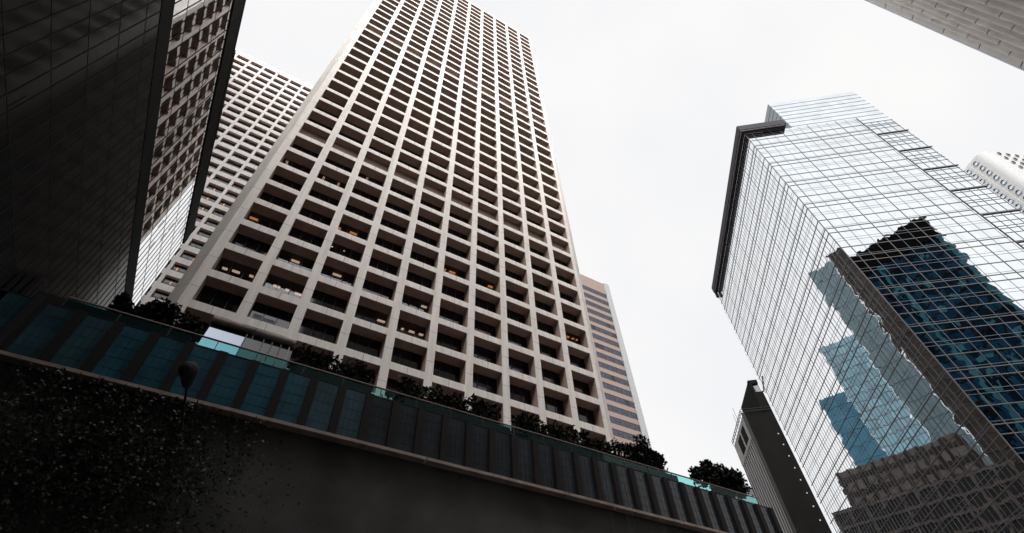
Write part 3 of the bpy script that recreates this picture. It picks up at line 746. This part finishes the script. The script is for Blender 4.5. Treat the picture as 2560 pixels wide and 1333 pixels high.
# ------------------------------------------------------------------ neighbours that only show as reflections
def mirrored(az, r, el, left=True):
    n = (sin(R(308.1)), cos(R(308.1))) if left else (sin(R(218.1)), cos(R(218.1)))
    c = CX_*n[0]+CY_*n[1]; p = (r*sin(R(az)), r*cos(R(az))); d = p[0]*n[0]+p[1]*n[1]-c
    return (p[0]-2*d*n[0], p[1]-2*d*n[1]), 1.6+r*tan(R(el))
def neighbour(name, label, p0, p1, zt, back, mats, pu, ph, frame=.3, cat='building'):
    """block whose visible face runs p0-p1; glazed face with bars"""
    p0 = Vector((*p0, 0)); p1 = Vector((*p1, 0)); U = (p1-p0); L = U.length; U /= L; D = Vector((-U.y, U.x, 0))
    if D.dot(Vector((*back, 0))) < 0: D = -D
    t = thing(name, label, cat, tuple((p0+p1)/2+D*8))
    P = lambda u, d, z: tuple(p0+U*u+D*d+Vector((0, 0, z)))
    b = MB(); b.box(0, L, 0, 22, 0, zt, 0, P); b.obj('wall', mats[0], t)
    b = MB(); x = 0
    while x < L-.1: b.box(x, x+frame, -.25, -.003, 0, zt, 0, P); x += pu
    z = 0
    while z < zt: b.box(0, L, -.2, -.0035, z, z+frame*1.3, 0, P); z += ph
    b.obj('bars', mats[1], t)
    return t, P, L
M_deep = mirror_glass('deep_blue_glass', (.025, .1, .19), (1, 0), 2.4, 4, wob=.06, var=.85)
M_teals = plain('teal_strip', (.08, .33, .42), .2, metal=.3, noise=.3, nscale=.1)
M_pblue = mirror_glass('pale_blue_glass', (.055, .095, .11), (1, 0), 3, 4, wob=.1, var=.3)
M_gteal = plain('grey_teal', (.06, .09, .1), .6, spec=.1, noise=.1, nscale=.1)
M_mblue = mirror_glass('mid_blue_glass', (.015, .042, .06), (1, 0), 3, 3.5, wob=.06, var=.25)
M_dbrown = plain('dark_brown', (.02, .016, .014), .7, spec=.04, noise=.5, nscale=.2)
M_tan = plain('tan_stone', (.075, .06, .052), .8, spec=.08, noise=.3, nscale=.15)
# south-east of the glass tower: deep blue tower mirrored in its right face
pa, za = mirrored(85.3, 200, 38.2, False)
t, P, L = neighbour('blue_tower', 'deep blue glass tower seen only mirrored in the right face of the glass tower', (pa[0]-36, pa[1]), (pa[0], pa[1]), za, (0, -1), (M_deep, M_fin), 2.4, 4, .35)
b = MB(); b.box(-.2, L+.2, -.5, -.26, za-11, za+.2, 0, P); b.obj('crown', M_black, t)
b = MB()
for x in (13.5, L-1.6): b.box(x, x+1.3, -.45, -.26, 0, za-11.1, 0, P)
for k in range(26): x = random.uniform(10, L-3); z = random.uniform(40, za-14); b.box(x, x+random.uniform(1, 2.2), -.3, -.253, z, z+random.uniform(1.5, 3.3), 0, P)
b.obj('teal_strip', M_teals, t)
# north of the glass tower: group mirrored in its left face
RV = 240
def pair(a0, a1, el): q0, z0 = mirrored(a0, RV, el); q1, z1 = mirrored(a1, RV, el); return q0, q1, z0
q0, q1, zt = pair(75.5, 80.5, 39.8); neighbour('brown_tower', 'dark brown tower seen only mirrored beside the corner of the glass tower', q0, q1, zt, (0, 1), (M_dbrown, M_fin), 5, 6)
q0, q1, zt = pair(72.75, 75.45, 39.2); neighbour('grey_tower', 'grey teal tower seen only mirrored in the left face of the glass tower', q0, q1, zt, (0, 1), (M_gteal, M_gteal), 4, 9, .2)
q0, q1, zt = pair(69.0, 72.7, 32.6); neighbour('pale_blue_tower', 'pale blue rippled glass tower seen only mirrored in the glass tower', q0, q1, zt, (0, 1), (M_pblue, M_bglass), 3.2, 4, .3)
q0, q1, zt = pair(66.2, 68.95, 28.4); neighbour('mid_blue_block', 'mid blue glass block seen only mirrored in the glass tower', q0, q1, zt, (0, 1), (M_mblue, M_mblue), 4, 6, .25)
RV = 200
q0, q1, zt = pair(64.2, 75, 22.3); neighbour('tan_block', 'low tan stone block seen only mirrored near the bottom of the glass tower', q0, q1, zt, (0, 1), (M_tan, M_dbrown), 3.6, 5, 1.2)
RV = 170
q0, q1, zt = pair(62.3, 76.9, 19.5); neighbour('dark_grid_block', 'dark gridded block seen only mirrored at the foot of the glass tower', q0, q1, zt, (0, 1), (M_black, M_tan), 4.2, 3.8, .5)
# brick block behind the main tower, mirrored in the dark glass building
bk = thing('brick_block', 'brown brick block seen only mirrored in the dark glass building', 'building', (9, 106, 0))
b = MB(); b.box(1.2, 16, 100, 112, 0, 92); b.obj('wall', M_brown, bk)
b = MB()
for k in range(9):
    for q in range(4): b.box(1.5+q*3.4, 3.6+q*3.4, 99.8, 99.997, 50+k*4.2, 52+k*4.2); b.box(1.0, 1.197, 101+q*2.8, 102.8+q*2.8, 50+k*4.2, 52+k*4.2)
b.obj('window', M_bglass, bk)

# ------------------------------------------------------------------ unseen blocks added to cut sky light on the street and facades
nb = thing('street_shade_block', 'unseen mid-rise block added behind the viewer to cut the south light', 'building', (-3, -25, 0))
b = MB(); b.box(-9.9, 3.6, -40, -13, 0, 62); b.obj('wall', M_stone, nb)
nb = thing('south_shade_tower', 'unseen dark tower added behind the viewer to darken the gap on the left', 'building', (-45, -25, 0))
b = MB(); b.box(-90, -10, -42, -13.05, 0, 98); b.obj('wall', M_dbrown, nb)
nb = thing('west_shade_tower', 'unseen dark tower added behind the mirror glass building to block western light', 'building', (-60, 45, 0))
b = MB(); b.box(-80, -46, 5, 80, 0, 168); b.obj('wall', M_dbrown, nb)
